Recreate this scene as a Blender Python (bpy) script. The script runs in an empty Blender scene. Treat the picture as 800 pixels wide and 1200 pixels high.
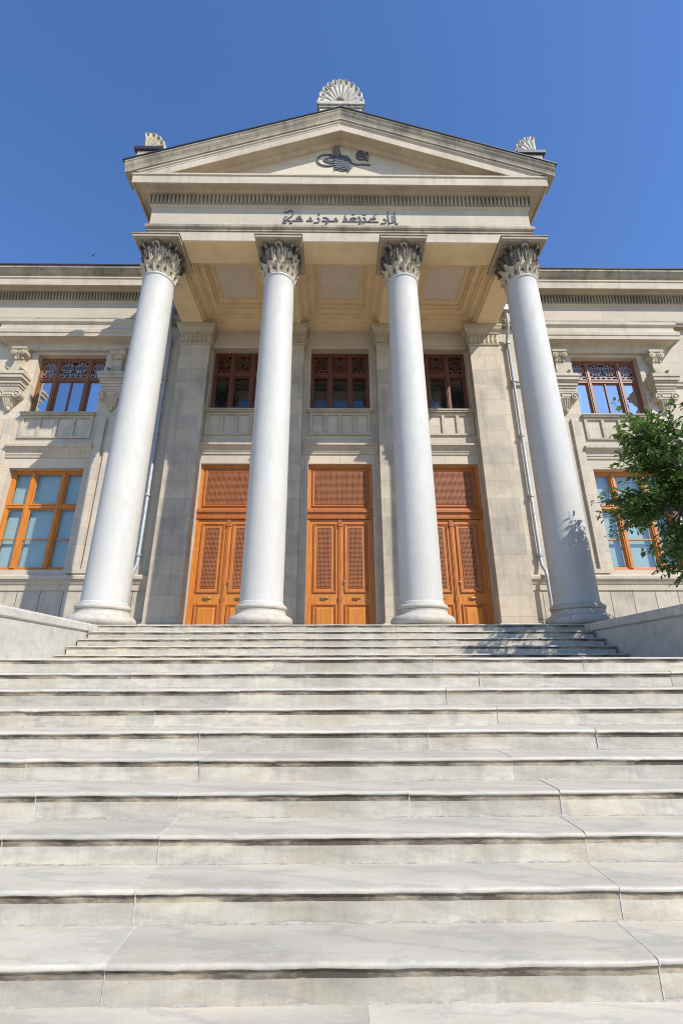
import bpy, bmesh, math, random
from mathutils import Vector, Matrix, noise
R = math.radians
PI = math.pi
random.seed(7)
SC = bpy.context.scene
COL = SC.collection

# ------------------------------------------------------------------ camera
GZ = -1.68                                   # ground level, eye level is z = 0
cam_d = bpy.data.cameras.new('camera'); cam = bpy.data.objects.new('camera', cam_d); COL.objects.link(cam)
yaw, pit, roll = .0116, .3441, -.0026
fw = Vector((math.sin(yaw)*math.cos(pit), math.cos(yaw)*math.cos(pit), math.sin(pit)))
r0 = Vector((math.cos(yaw), -math.sin(yaw), 0)); u0 = r0.cross(fw)
rr = math.cos(roll)*r0 + math.sin(roll)*u0; uu = -math.sin(roll)*r0 + math.cos(roll)*u0
cam.matrix_world = Matrix(((rr.x, uu.x, -fw.x, -.1077), (rr.y, uu.y, -fw.y, 0), (rr.z, uu.z, -fw.z, 0), (0, 0, 0, 1)))
cam_d.sensor_fit = 'HORIZONTAL'; cam_d.sensor_width = 36; cam_d.lens = 36*537.423/800
cam_d.clip_start = .05; cam_d.clip_end = 2000
SC.camera = cam

# ------------------------------------------------------------------ light
SUN_AZ, SUN_EL = 45.8, 41.9                  # azimuth to the right of the facade normal
wd = bpy.data.worlds.new('World'); SC.world = wd; wd.use_nodes = True
wn = wd.node_tree
sky = wn.nodes.new('ShaderNodeTexSky'); sky.sky_type = 'NISHITA'; sky.sun_disc = False
sky.sun_elevation = R(SUN_EL); sky.sun_rotation = R(180-SUN_AZ)
sky.altitude = 50; sky.air_density = 1.0; sky.dust_density = .35; sky.ozone_density = 2.2
bgn = wn.nodes['Background']; bgn.inputs['Strength'].default_value = .109
grade = wn.nodes.new('ShaderNodeMix'); grade.data_type = 'RGBA'; grade.blend_type = 'MULTIPLY'; grade.inputs[0].default_value = 1
grade.inputs[7].default_value = (.90, 1.21, 1.66, 1)
wn.links.new(sky.outputs[0], grade.inputs[6]); wn.links.new(grade.outputs[2], bgn.inputs[0])
sl = bpy.data.lights.new('sun', 'SUN'); sl.energy = 4.7; sl.angle = R(.5); sl.color = (1, .96, .91)
so = bpy.data.objects.new('sun', sl); COL.objects.link(so)
S = Vector((math.sin(R(SUN_AZ))*math.cos(R(SUN_EL)), -math.cos(R(SUN_AZ))*math.cos(R(SUN_EL)), math.sin(R(SUN_EL))))
so.rotation_euler = S.to_track_quat('Z', 'Y').to_euler(); so.location = (30, -30, 30)
SC.view_settings.view_transform = 'Standard'; SC.view_settings.look = 'None'
SC.view_settings.exposure = .32; SC.view_settings.gamma = 1; SC.view_settings.use_curve_mapping = False
SC.cycles.max_bounces = 8; SC.cycles.filter_width = 1.05; SC.cycles.transparent_max_bounces = 8

# ------------------------------------------------------------------ materials
def newmat(name):
    m = bpy.data.materials.new(name); m.use_nodes = True
    nt = m.node_tree; b = nt.nodes['Principled BSDF']
    return m, nt, b
def N(nt, t, **kw):
    n = nt.nodes.new(t)
    for k, v in kw.items():
        if k in n.inputs: n.inputs[k].default_value = v
        else: setattr(n, k, v)
    return n
def L(nt, a, b): nt.links.new(a, b)
def mixc(nt, fac, a, b, mode='MIX'):
    n = nt.nodes.new('ShaderNodeMix'); n.data_type = 'RGBA'; n.blend_type = mode
    for sock, v in ((n.inputs[0], fac), (n.inputs[6], a), (n.inputs[7], b)):
        if isinstance(v, (int, float)): sock.default_value = v
        elif isinstance(v, tuple): sock.default_value = (*v, 1)
        else: L(nt, v, sock)
    return n.outputs[2]
def ramp(nt, src, p0, p1, c0=0., c1=1.):
    n = nt.nodes.new('ShaderNodeValToRGB'); e = n.color_ramp.elements
    e[0].position = p0; e[1].position = p1
    e[0].color = (c0, c0, c0, 1); e[1].color = (c1, c1, c1, 1)
    L(nt, src, n.inputs[0]); return n.outputs[0]
def objco(nt, scale=(1, 1, 1), swz=False):
    tc = N(nt, 'ShaderNodeTexCoord')
    src = tc.outputs['Object']
    if swz:
        s = N(nt, 'ShaderNodeSeparateXYZ'); L(nt, src, s.inputs[0])
        a = N(nt, 'ShaderNodeMath', operation='ADD'); L(nt, s.outputs[0], a.inputs[0]); L(nt, s.outputs[1], a.inputs[1])
        c = N(nt, 'ShaderNodeCombineXYZ'); L(nt, a.outputs[0], c.inputs[0]); L(nt, s.outputs[2], c.inputs[1])
        src = c.outputs[0]
    if scale != (1, 1, 1):
        mp = N(nt, 'ShaderNodeMapping'); mp.inputs['Scale'].default_value = scale
        L(nt, src, mp.inputs[0]); src = mp.outputs[0]
    return src
def noi(nt, vec, scale, detail=5, rough=.55):
    n = N(nt, 'ShaderNodeTexNoise'); n.inputs['Scale'].default_value = scale
    n.inputs['Detail'].default_value = detail; n.inputs['Roughness'].default_value = rough
    L(nt, vec, n.inputs['Vector']); return n.outputs[0]
def bump(nt, b, h, st, dist=.01):
    n = N(nt, 'ShaderNodeBump'); n.inputs['Strength'].default_value = st; n.inputs['Distance'].default_value = dist
    L(nt, h, n.inputs['Height']); L(nt, n.outputs[0], b.inputs['Normal'])

def stone(name, c1, c2, block=None, mort=None, dirt=.35, dirtcol=(.13, .11, .08), rough=.85, off=.5, msize=.006, streak=.5):
    m, nt, b = newmat(name)
    o = objco(nt); n1 = noi(nt, o, 1.1, 6, .6); n2 = noi(nt, o, 14, 5, .6)
    if block:
        br = N(nt, 'ShaderNodeTexBrick', offset=off); L(nt, objco(nt, swz=True), br.inputs['Vector'])
        br.inputs['Scale'].default_value = 1; br.inputs['Brick Width'].default_value = block[0]; br.inputs['Row Height'].default_value = block[1]
        br.inputs['Mortar Size'].default_value = msize; br.inputs['Mortar Smooth'].default_value = .3
        br.inputs['Color1'].default_value = (*c1, 1); br.inputs['Color2'].default_value = (*c2, 1)
        br.inputs['Mortar'].default_value = (*(mort or (c1[0]*.62, c1[1]*.6, c1[2]*.56)), 1)
        c = br.outputs['Color']
    else:
        c = mixc(nt, ramp(nt, noi(nt, objco(nt, (.7, .7, 1.6)), 1.3, 3), .35, .65), c1, c2)
    st = noi(nt, objco(nt, (4, 4, .35)), 1.5, 4, .6)
    c = mixc(nt, mathm(nt, ramp(nt, n1, .45, .75), dirt), c, dirtcol)
    c = mixc(nt, mathm(nt, ramp(nt, st, .52, .78), dirt*streak), c, dirtcol)
    c = mixc(nt, .22, c, mixc(nt, n2, (.25, .25, .25), (.8, .8, .8)), 'OVERLAY')
    L(nt, c, b.inputs['Base Color']); b.inputs['Roughness'].default_value = rough
    h = mixc(nt, .5, n2, noi(nt, o, 60, 3))
    if block: h = mixc(nt, br.outputs['Fac'], h, (0, 0, 0))
    bump(nt, b, h, .35, .008)
    return m
def mathm(nt, a, k):
    n = N(nt, 'ShaderNodeMath', operation='MULTIPLY'); L(nt, a, n.inputs[0]); n.inputs[1].default_value = k
    return n.outputs[0]
def marble(name, c1, c2, stain=0., rough=.5, vscale=(.45, 1.6, 1.6), island=.14, fig=.5, drip=0.):
    m, nt, b = newmat(name)
    g = N(nt, 'ShaderNodeNewGeometry')
    add = N(nt, 'ShaderNodeVectorMath', operation='ADD')
    L(nt, objco(nt, vscale), add.inputs[0])
    sc = N(nt, 'ShaderNodeVectorMath', operation='SCALE'); sc.inputs['Scale'].default_value = 37.
    cx = N(nt, 'ShaderNodeCombineXYZ'); L(nt, g.outputs['Random Per Island'], cx.inputs[0]); L(nt, g.outputs['Random Per Island'], cx.inputs[1])
    L(nt, cx.outputs[0], sc.inputs[0]); L(nt, sc.outputs[0], add.inputs[1])
    v = add.outputs[0]
    n1 = noi(nt, v, 1.6, 7, .62); n2 = noi(nt, v, 5, 6, .65); n3 = noi(nt, objco(nt), 26, 5, .65)
    w = N(nt, 'ShaderNodeTexWave'); w.bands_direction = 'DIAGONAL'
    w.inputs['Scale'].default_value = 1.7; w.inputs['Distortion'].default_value = 14; w.inputs['Detail'].default_value = 8; w.inputs['Detail Roughness'].default_value = .65; L(nt, v, w.inputs[0])
    c = mixc(nt, ramp(nt, n1, .38, .66), c1, c2)
    c = mixc(nt, mathm(nt, ramp(nt, w.outputs[1], .72, 1.), fig), c, (c2[0]*.66, c2[1]*.70, c2[2]*.76))
    c = mixc(nt, mathm(nt, ramp(nt, noi(nt, objco(nt, (.5, 2.2, 2.2)), 2.6, 8, .7), .46, .72), fig*1.1), c, (c1[0]*.66, c1[1]*.59, c1[2]*.48))
    c = mixc(nt, mathm(nt, ramp(nt, noi(nt, objco(nt, (2.2, 9, 9)), 4.5, 9, .75), .5, .72), fig*.75), c, (c1[0]*.72, c1[1]*.68, c1[2]*.6))
    c = mixc(nt, .30, c, mixc(nt, noi(nt, objco(nt), 90, 4, .7), (.2, .2, .2), (.8, .8, .8)), 'OVERLAY')
    c = mixc(nt, mathm(nt, ramp(nt, n2, .5, .75), .35), c, (c1[0]*.8, c1[1]*.74, c1[2]*.62))
    c = mixc(nt, mathm(nt, ramp(nt, noi(nt, objco(nt), 48, 3), .66, .75), .3), c, (.16, .14, .11))
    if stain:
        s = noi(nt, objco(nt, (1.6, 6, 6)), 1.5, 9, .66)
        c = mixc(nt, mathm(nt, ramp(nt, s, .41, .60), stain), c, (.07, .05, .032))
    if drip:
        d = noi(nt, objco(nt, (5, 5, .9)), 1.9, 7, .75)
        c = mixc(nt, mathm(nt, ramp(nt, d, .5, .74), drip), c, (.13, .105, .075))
    if island:
        k = N(nt, 'ShaderNodeMapRange'); k.inputs[3].default_value = 1-island; k.inputs[4].default_value = 1+island*.4
        L(nt, g.outputs['Random Per Island'], k.inputs[0])
        c2n = N(nt, 'ShaderNodeVectorMath', operation='SCALE'); L(nt, c, c2n.inputs[0]); L(nt, k.outputs[0], c2n.inputs['Scale'])
        c = c2n.outputs[0]
    L(nt, c, b.inputs['Base Color'])
    rn = mixc(nt, n2, (rough-.1,)*3, (rough+.2,)*3); L(nt, rn, b.inputs['Roughness'])
    bump(nt, b, n3, .22, .006)
    return m
def wood(name, c1, c2, rough=.5, coat=.04):
    m, nt, b = newmat(name)
    n1 = noi(nt, objco(nt, (9, 9, .7)), 2.2, 6, .6); n2 = noi(nt, objco(nt, (40, 40, 1.2)), 2, 4)
    c = mixc(nt, ramp(nt, n1, .35, .68), c1, c2)
    c = mixc(nt, mathm(nt, ramp(nt, n2, .45, .7), .55), c, (c2[0]*.6, c2[1]*.55, c2[2]*.5))
    c = mixc(nt, mathm(nt, ramp(nt, noi(nt, objco(nt), 1.7, 6, .65), .5, .75), .4), c, (min(1, c1[0]*1.05), c1[1]*1.2, c1[2]*1.4))
    c = mixc(nt, mathm(nt, ramp(nt, noi(nt, objco(nt, (3, 3, 1)), 2.6, 6, .7), .55, .75), .45), c, (c2[0]*.5, c2[1]*.45, c2[2]*.6))
    L(nt, c, b.inputs['Base Color']); b.inputs['Roughness'].default_value = rough
    b.inputs['Coat Weight'].default_value = coat; b.inputs['Coat Roughness'].default_value = .25
    bump(nt, b, n2, .15, .003)
    return m
def plain(name, c, rough=.6, metal=0., nscale=8, var=.25):
    m, nt, b = newmat(name)
    n1 = noi(nt, objco(nt), nscale, 5, .6)
    cc = mixc(nt, ramp(nt, n1, .3, .75), tuple(x*(1-var) for x in c), tuple(min(1, x*(1+var*.4)) for x in c))
    L(nt, cc, b.inputs['Base Color']); b.inputs['Roughness'].default_value = rough; b.inputs['Metallic'].default_value = metal
    bump(nt, b, n1, .12, .004)
    return m
def glass(name, refl, tint=(.9, .95, .95), rough=.02):
    m, nt, b = newmat(name); nt.nodes.remove(b)
    out = [n for n in nt.nodes if n.type == 'OUTPUT_MATERIAL'][0]
    t = N(nt, 'ShaderNodeBsdfTransparent'); t.inputs[0].default_value = (*tint, 1)
    g = N(nt, 'ShaderNodeBsdfGlossy'); g.inputs['Roughness'].default_value = rough; g.inputs[0].default_value = (.95, .97, 1, 1)
    bp = N(nt, 'ShaderNodeBump'); bp.inputs['Strength'].default_value = .06; bp.inputs['Distance'].default_value = .02
    L(nt, noi(nt, objco(nt), 2.2, 2), bp.inputs['Height']); L(nt, bp.outputs[0], g.inputs['Normal'])
    lw = N(nt, 'ShaderNodeFresnel'); lw.inputs['IOR'].default_value = 1.5
    ad = N(nt, 'ShaderNodeMath', operation='ADD', use_clamp=True); L(nt, lw.outputs[0], ad.inputs[0]); ad.inputs[1].default_value = refl
    gb = N(nt, 'ShaderNodeNewGeometry'); inv = N(nt, 'ShaderNodeMath', operation='SUBTRACT'); inv.inputs[0].default_value = 1; L(nt, gb.outputs['Backfacing'], inv.inputs[1])
    ml = N(nt, 'ShaderNodeMath', operation='MULTIPLY'); L(nt, ad.outputs[0], ml.inputs[0]); L(nt, inv.outputs[0], ml.inputs[1])
    mx = N(nt, 'ShaderNodeMixShader'); L(nt, ml.outputs[0], mx.inputs[0]); L(nt, t.outputs[0], mx.inputs[1]); L(nt, g.outputs[0], mx.inputs[2])
    L(nt, mx.outputs[0], out.inputs[0])
    return m

M = {}
M['wall'] = stone('limestone blocks', (0.570, 0.471, 0.335), (0.460, 0.394, 0.299), (1.05, .5), (.40, .335, .24), dirt=.32, dirtcol=(.25, .215, .165), msize=.008)
M['pil'] = stone('pilaster limestone', (0.521, 0.429, 0.301), (0.407, 0.345, 0.259), (.94, .55), (.38, .32, .235), dirt=.6, dirtcol=(.17, .145, .11), streak=.8, msize=.008)
M['slab'] = stone('plinth slabs', (0.518, 0.441, 0.325), (0.449, 0.384, 0.286), (.62, 3.1), (0.112, 0.088, 0.063), off=0, msize=.012, dirt=.55, dirtcol=(.16, .14, .11), streak=.8)
M['frieze'] = stone('frieze limestone', (0.509, 0.427, 0.310), (0.453, 0.380, 0.275), (1.5, 1.2), (0.440, 0.365, 0.251), dirt=.2)
M['trim'] = stone('moulded limestone', (0.516, 0.431, 0.308), (0.448, 0.381, 0.277), dirt=.38, dirtcol=(.19, .155, .105), streak=.9)
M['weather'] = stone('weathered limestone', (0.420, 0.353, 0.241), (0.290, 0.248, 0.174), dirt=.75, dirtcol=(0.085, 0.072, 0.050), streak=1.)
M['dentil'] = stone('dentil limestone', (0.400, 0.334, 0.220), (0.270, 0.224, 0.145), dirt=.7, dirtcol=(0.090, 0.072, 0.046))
M['cap'] = stone('carved capital stone', (0.520, 0.439, 0.299), (0.380, 0.315, 0.207), dirt=.6, dirtcol=(0.120, 0.096, 0.062))
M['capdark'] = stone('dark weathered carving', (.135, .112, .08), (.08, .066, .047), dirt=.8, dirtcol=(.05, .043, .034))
M['acro'] = stone('acroterion marble', (.58, .53, .44), (.44, .40, .33), dirt=.75, dirtcol=(.09, .08, .065), streak=1.)
M['tymp'] = stone('tympanum marble', (0.607, 0.528, 0.384), (0.554, 0.460, 0.318), (1.3, .62), (0.440, 0.374, 0.266), dirt=.16)
M['ceil'] = plain('cream ceiling paint', (.80, .62, .36), .8, var=.14, nscale=2.5)
M['ceilpanel'] = plain('grey ceiling panel paint', (.72, .62, .51), .8, var=.1, nscale=3)
M['column'] = marble('white column marble', (0.517, 0.490, 0.425), (0.475, 0.452, 0.399), 0, .65, (1.3, 1.3, .45), 0, .06, drip=.05)
M['base'] = marble('column base marble', (0.522, 0.470, 0.386), (0.475, 0.432, 0.359), .12, .65, (1, 1, 1), 0, .4, drip=.2)
M['step'] = marble('step marble', (0.545, 0.489, 0.383), (0.424, 0.398, 0.332), .0, .55, fig=.36)
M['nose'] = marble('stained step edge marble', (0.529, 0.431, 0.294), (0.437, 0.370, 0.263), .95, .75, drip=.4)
M['riser'] = marble('step riser marble', (0.582, 0.515, 0.392), (0.500, 0.454, 0.369), .2, .6, drip=.28, fig=.36)
M['joint'] = plain('pale joint filler', (.53, .49, .425), .95, nscale=40, var=.3)
M['mortar'] = plain('pale joint mortar', (.37, .34, .285), .95, nscale=40, var=.45)
M['cheek'] = marble('cheek wall marble', (0.552, 0.522, 0.448), (0.478, 0.458, 0.397), .12, .55, (.5, .5, 1.2), .05, fig=.25, drip=.18)
M['wood'] = wood('honey varnished wood', (.60, .215, .024), (.48, .15, .014))
M['woodtrim'] = wood('moulding wood', (.42, .125, .018), (.33, .085, .012))
M['wood2'] = wood('brown window wood', (.25, .095, .03), (.18, .066, .022))
M['wood3'] = wood('dark brown window wood', (.17, .055, .02), (.12, .037, .014))
M['lat'] = wood('lattice wood', (.40, .145, .045), (.31, .10, .03), .5, 0)
M['latback'] = plain('lattice backing', (.15, .05, .02), .7)
M['brass'] = plain('worn brass', (.42, .33, .16), .4, .8)
M['dark'] = plain('dark metal', (.03, .028, .026), .5, .4)
M['iron'] = plain('emblem metal', (.14, .15, .16), .65, .2, 20, .4)
M['grille'] = plain('painted iron grille', (.35, .24, .22), .6)
M['lead'] = plain('roof lead', (.05, .05, .055), .5, .3)
M['pipe'] = plain('zinc downpipe', (.36, .38, .39), .5, .2)
M['blind_or_backing'] = plain('pale roller blind', (.43, .49, .43), .8, var=.12)
M['haze'] = plain('grey blue curtain', (.30, .36, .44), .8, var=.15)
M['teal'] = plain('teal curtain', (.05, .10, .12), .8, var=.3)
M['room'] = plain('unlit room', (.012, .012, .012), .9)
M['glasslow'] = glass('lower window glass', .06)
M['glassup'] = glass('upper window glass', .62)
M['glassmid'] = glass('sash window glass', .5)
M['glassdark'] = glass('portico window glass', .03)
M['sill'] = stone('sill stone', (0.500, 0.430, 0.299), (0.420, 0.358, 0.249), dirt=.5)
M['bark'] = plain('bark', (.12, .095, .07), .9, nscale=14, var=.5)
M['bird'] = plain('dark feathers', (.03, .03, .032), .7)
def leafmat():
    m, nt, b = newmat('leaf')
    g = N(nt, 'ShaderNodeNewGeometry')
    c = mixc(nt, g.outputs['Random Per Island'], (.055, .125, .024), (.20, .30, .07))
    L(nt, c, b.inputs['Base Color']); b.inputs['Roughness'].default_value = .42
    tr = N(nt, 'ShaderNodeBsdfTranslucent'); L(nt, mixc(nt, .5, c, (.12, .2, .03)), tr.inputs[0])
    mx = N(nt, 'ShaderNodeMixShader'); mx.inputs[0].default_value = .38
    out = [n for n in nt.nodes if n.type == 'OUTPUT_MATERIAL'][0]
    L(nt, b.outputs[0], mx.inputs[1]); L(nt, tr.outputs[0], mx.inputs[2]); L(nt, mx.outputs[0], out.inputs[0])
    return m
M['leaf'] = leafmat()
def groundmat():
    m, nt, b = newmat('paved ground')
    o = objco(nt)
    br = N(nt, 'ShaderNodeTexBrick'); L(nt, o, br.inputs['Vector']); br.inputs['Scale'].default_value = 1
    br.inputs['Brick Width'].default_value = .8; br.inputs['Row Height'].default_value = .5; br.inputs['Mortar Size'].default_value = .008
    br.inputs['Color1'].default_value = (.44, .37, .28, 1); br.inputs['Color2'].default_value = (.38, .32, .245, 1); br.inputs['Mortar'].default_value = (.2, .18, .15, 1)
    L(nt, mixc(nt, mathm(nt, noi(nt, o, .7, 6), .4), br.outputs[0], (.2, .18, .15)), b.inputs['Base Color']); b.inputs['Roughness'].default_value = .85
    bump(nt, b, noi(nt, o, 20), .3)
    return m
M['ground'] = groundmat()

# ------------------------------------------------------------------ mesh helpers
class MB:
    def __init__(s): s.v = []; s.f = []; s.m = []; s.cm = 0
    def face(s, idx, m=None): s.f.append(tuple(idx)); s.m.append(s.cm if m is None else m)
    def box(s, x0, x1, y0, y1, z0, z1, m=None):
        b = len(s.v)
        s.v += [(x, y, z) for z in (z0, z1) for y in (y0, y1) for x in (x0, x1)]
        for q in ((0, 2, 3, 1), (4, 5, 7, 6), (0, 1, 5, 4), (2, 6, 7, 3), (0, 4, 6, 2), (1, 3, 7, 5)): s.face([b+i for i in q], m)
    def quad(s, a, b, c, d, m=None):
        k = len(s.v); s.v += [a, b, c, d]; s.face((k, k+1, k+2, k+3), m)
    def rings(s, rings, closed=True, cap=True, m=None, ms=None):
        n = len(rings[0]); b = len(s.v)
        for r in rings: s.v += [tuple(p) for p in r]
        for i in range(len(rings)-1):
            for j in range(n if closed else n-1):
                k = (j+1) % n
                s.face((b+i*n+j, b+i*n+k, b+(i+1)*n+k, b+(i+1)*n+j), ms[j] if ms else m)
        if cap and closed:
            s.face([b+j for j in range(n)][::-1], m); s.face([b+(len(rings)-1)*n+j for j in range(n)], m)
    def lathe(s, prof, c=(0, 0, 0), seg=48, m=None, cap=True):
        s.rings([[(c[0]+r*math.cos(2*PI*j/seg), c[1]+r*math.sin(2*PI*j/seg), c[2]+z) for j in range(seg)] for r, z in prof], True, cap, m)
    def tube(s, pts, rad, seg=8, m=None):
        pts = [Vector(p) for p in pts]; rs = rad if isinstance(rad, (list, tuple)) else [rad]*len(pts)
        out = []; prev = None
        for i, p in enumerate(pts):
            d = (pts[min(i+1, len(pts)-1)]-pts[max(i-1, 0)]).normalized()
            if prev is None: n = d.orthogonal().normalized()
            else:
                n = prev - d*prev.dot(d)
                n = n.normalized() if n.length > 1e-5 else d.orthogonal().normalized()
            prev = n; bt = d.cross(n)
            out.append([p+(n*math.cos(2*PI*j/seg)+bt*math.sin(2*PI*j/seg))*rs[i] for j in range(seg)])
        s.rings(out, True, True, m)
    def sweep(s, prof, path, m=None, ms=None):
        P = [Vector(p) for p in path]; ns = []
        for i in range(len(P)-1):
            d = (P[i+1]-P[i]).normalized(); ns.append(Vector((d.y, -d.x)))
        out = []
        for i, p in enumerate(P):
            if i == 0: mt = ns[0]
            elif i == len(P)-1: mt = ns[-1]
            else: mt = (ns[i-1]+ns[i])/(1+ns[i-1].dot(ns[i]))
            out.append([(p.x+mt.x*o, p.y+mt.y*o, z) for o, z in prof])
        s.rings(out, True, True, m, ms)
    def grid(s, fn, nu, nv, m=None):
        """closed shell: fn(u, v, side) with side 0 front, 1 back"""
        b = len(s.v); W = nu+1
        for sd in (0, 1):
            for j in range(nv+1):
                for i in range(nu+1): s.v.append(tuple(fn(i/nu, j/nv, sd)))
        T = W*(nv+1)
        for j in range(nv):
            for i in range(nu):
                a = b+j*W+i
                s.face((a, a+1, a+W+1, a+W), m); s.face((a+T, a+T+W, a+T+W+1, a+T+1), m)
        for i in range(nu):
            a = b+i; s.face((a, a+T, a+T+1, a+1), m)
            a = b+nv*W+i; s.face((a, a+1, a+T+1, a+T), m)
        for j in range(nv):
            a = b+j*W; s.face((a, a+W, a+T+W, a+T), m)
            a = b+j*W+nu; s.face((a, a+T, a+T+W, a+W), m)
    def wall(s, x0, x1, z0, z1, y, holes, dep, m=None):
        xs = sorted({x0, x1, *[h[0] for h in holes], *[h[1] for h in holes]}); zs = sorted({z0, z1, *[h[2] for h in holes], *[h[3] for h in holes]})
        for i in range(len(xs)-1):
            for j in range(len(zs)-1):
                cx, cz = (xs[i]+xs[i+1])/2, (zs[j]+zs[j+1])/2
                if any(h[0] < cx < h[1] and h[2] < cz < h[3] for h in holes): continue
                s.quad((xs[i], y, zs[j]), (xs[i+1], y, zs[j]), (xs[i+1], y, zs[j+1]), (xs[i], y, zs[j+1]), m)
        for a, b, c, d in holes:
            s.quad((a, y, c), (a, y, d), (a, y+dep, d), (a, y+dep, c), m); s.quad((b, y, c), (b, y+dep, c), (b, y+dep, d), (b, y, d), m)
            s.quad((a, y, d), (b, y, d), (b, y+dep, d), (a, y+dep, d), m); s.quad((a, y, c), (a, y+dep, c), (b, y+dep, c), (b, y, c), m)

WL = {}
def obj(name, mb, mats, parent=None, origin=None, loc=None, bevel=0., smooth=None, recalc=True):
    """mesh coordinates minus origin; loc = where it stands (defaults to origin) in the parent's frame origin sense (world)"""
    origin = Vector(origin or (0, 0, 0)); loc = Vector(loc) if loc is not None else origin
    me = bpy.data.meshes.new(name)
    me.from_pydata([tuple(Vector(v)-origin) for v in mb.v], [], mb.f)
    for m in (mats if isinstance(mats, (list, tuple)) else [mats]): me.materials.append(m)
    me.polygons.foreach_set('material_index', mb.m)
    if recalc:
        bm = bmesh.new(); bm.from_mesh(me); bmesh.ops.recalc_face_normals(bm, faces=bm.faces); bm.to_mesh(me); bm.free()
    if smooth is not None:
        me.polygons.foreach_set('use_smooth', [True]*len(me.polygons))
        me.set_sharp_from_angle(angle=R(smooth))
    o = bpy.data.objects.new(name, me); COL.objects.link(o)
    if parent: o.parent = parent; o.location = loc-WL[parent]
    else: o.location = loc
    WL[o] = loc
    if bevel:
        b = o.modifiers.new('bevel', 'BEVEL'); b.width = bevel; b.segments = 2; b.limit_method = 'ANGLE'; b.angle_limit = R(40)
    return o
def empty(name, loc, label, cat, group=None):
    o = bpy.data.objects.new(name, None); COL.objects.link(o); o.location = loc; WL[o] = Vector(loc)
    o['label'] = label; o['category'] = cat; o.empty_display_size = .3
    if group: o['group'] = group
    return o
def tag(o, label, cat, group=None):
    o['label'] = label; o['category'] = cat
    if group: o['group'] = group
    return o
def copy_tree(o, loc, parent):
    c = o.copy(); COL.objects.link(c); c.parent = parent; c.location = Vector(loc)-WL[parent]; WL[c] = Vector(loc)
    for ch in list(o.children):
        k = ch.copy(); COL.objects.link(k); k.parent = c
        WL[k] = Vector(loc)+ch.location
    return c
def wig(x, s=0.): return math.sin(x*2.1+s*1.7)*.5+math.sin(x*5.3+s*3.1)*.3+math.sin(x*11.7+s*5.9)*.2

# ------------------------------------------------------------------ ground
g = MB(); g.quad((-300, -300, GZ), (300, -300, GZ), (300, 300, GZ), (-300, 300, GZ))
go = obj('ground', g, M['ground']); go['kind'] = 'structure'

# ------------------------------------------------------------------ staircase
RH, TR, D0, ZC, LAND = .1434, .296, 2.397, .041, 2.406
def step_y(i): return D0+TR*i if i <= 9 else D0+TR*9+LAND+TR*(i-10)
def step_z(i): return ZC-8*RH+RH*i
FLY = step_y(14); FLZ = step_z(14)           # portico floor edge and level
stairs = empty('marble_staircase', (0, step_y(0), GZ), 'broad white marble staircase with worn stained steps rising to the portico', 'staircase')
JO = {-3: [-1.6, .6, 2.4], -2: [-.9, 1.5], -1: [-2.3, .02, 2.2], 0: [-1.05, 1.23, 2.6], 1: [-1.07, 1.27, -2.5], 2: [-1.94, -1.08, 1.28, 2.7], 3: [-1.97, -1.09, .35, 1.3, 2.2],
      4: [-2.25, -1.05, 1.12, 2.6], 5: [-1.15, .6, 1.9, 3.2], 6: [-1.62, -1.02, 1.25, 3.0], 7: [-.98, .9, 2.1], 8: [-2.1, -.9, 1.3, 3.2], 9: [-.75, .92, 2.5],
      10: [-2.2, .2, 2.3], 11: [-1.0, 1.4, 3.1], 12: [-2.6, .5, 2.0], 13: [-1.4, 1.1, 2.9], 14: [-3.0, -1.0, 1.0, 3.0]}
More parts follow.
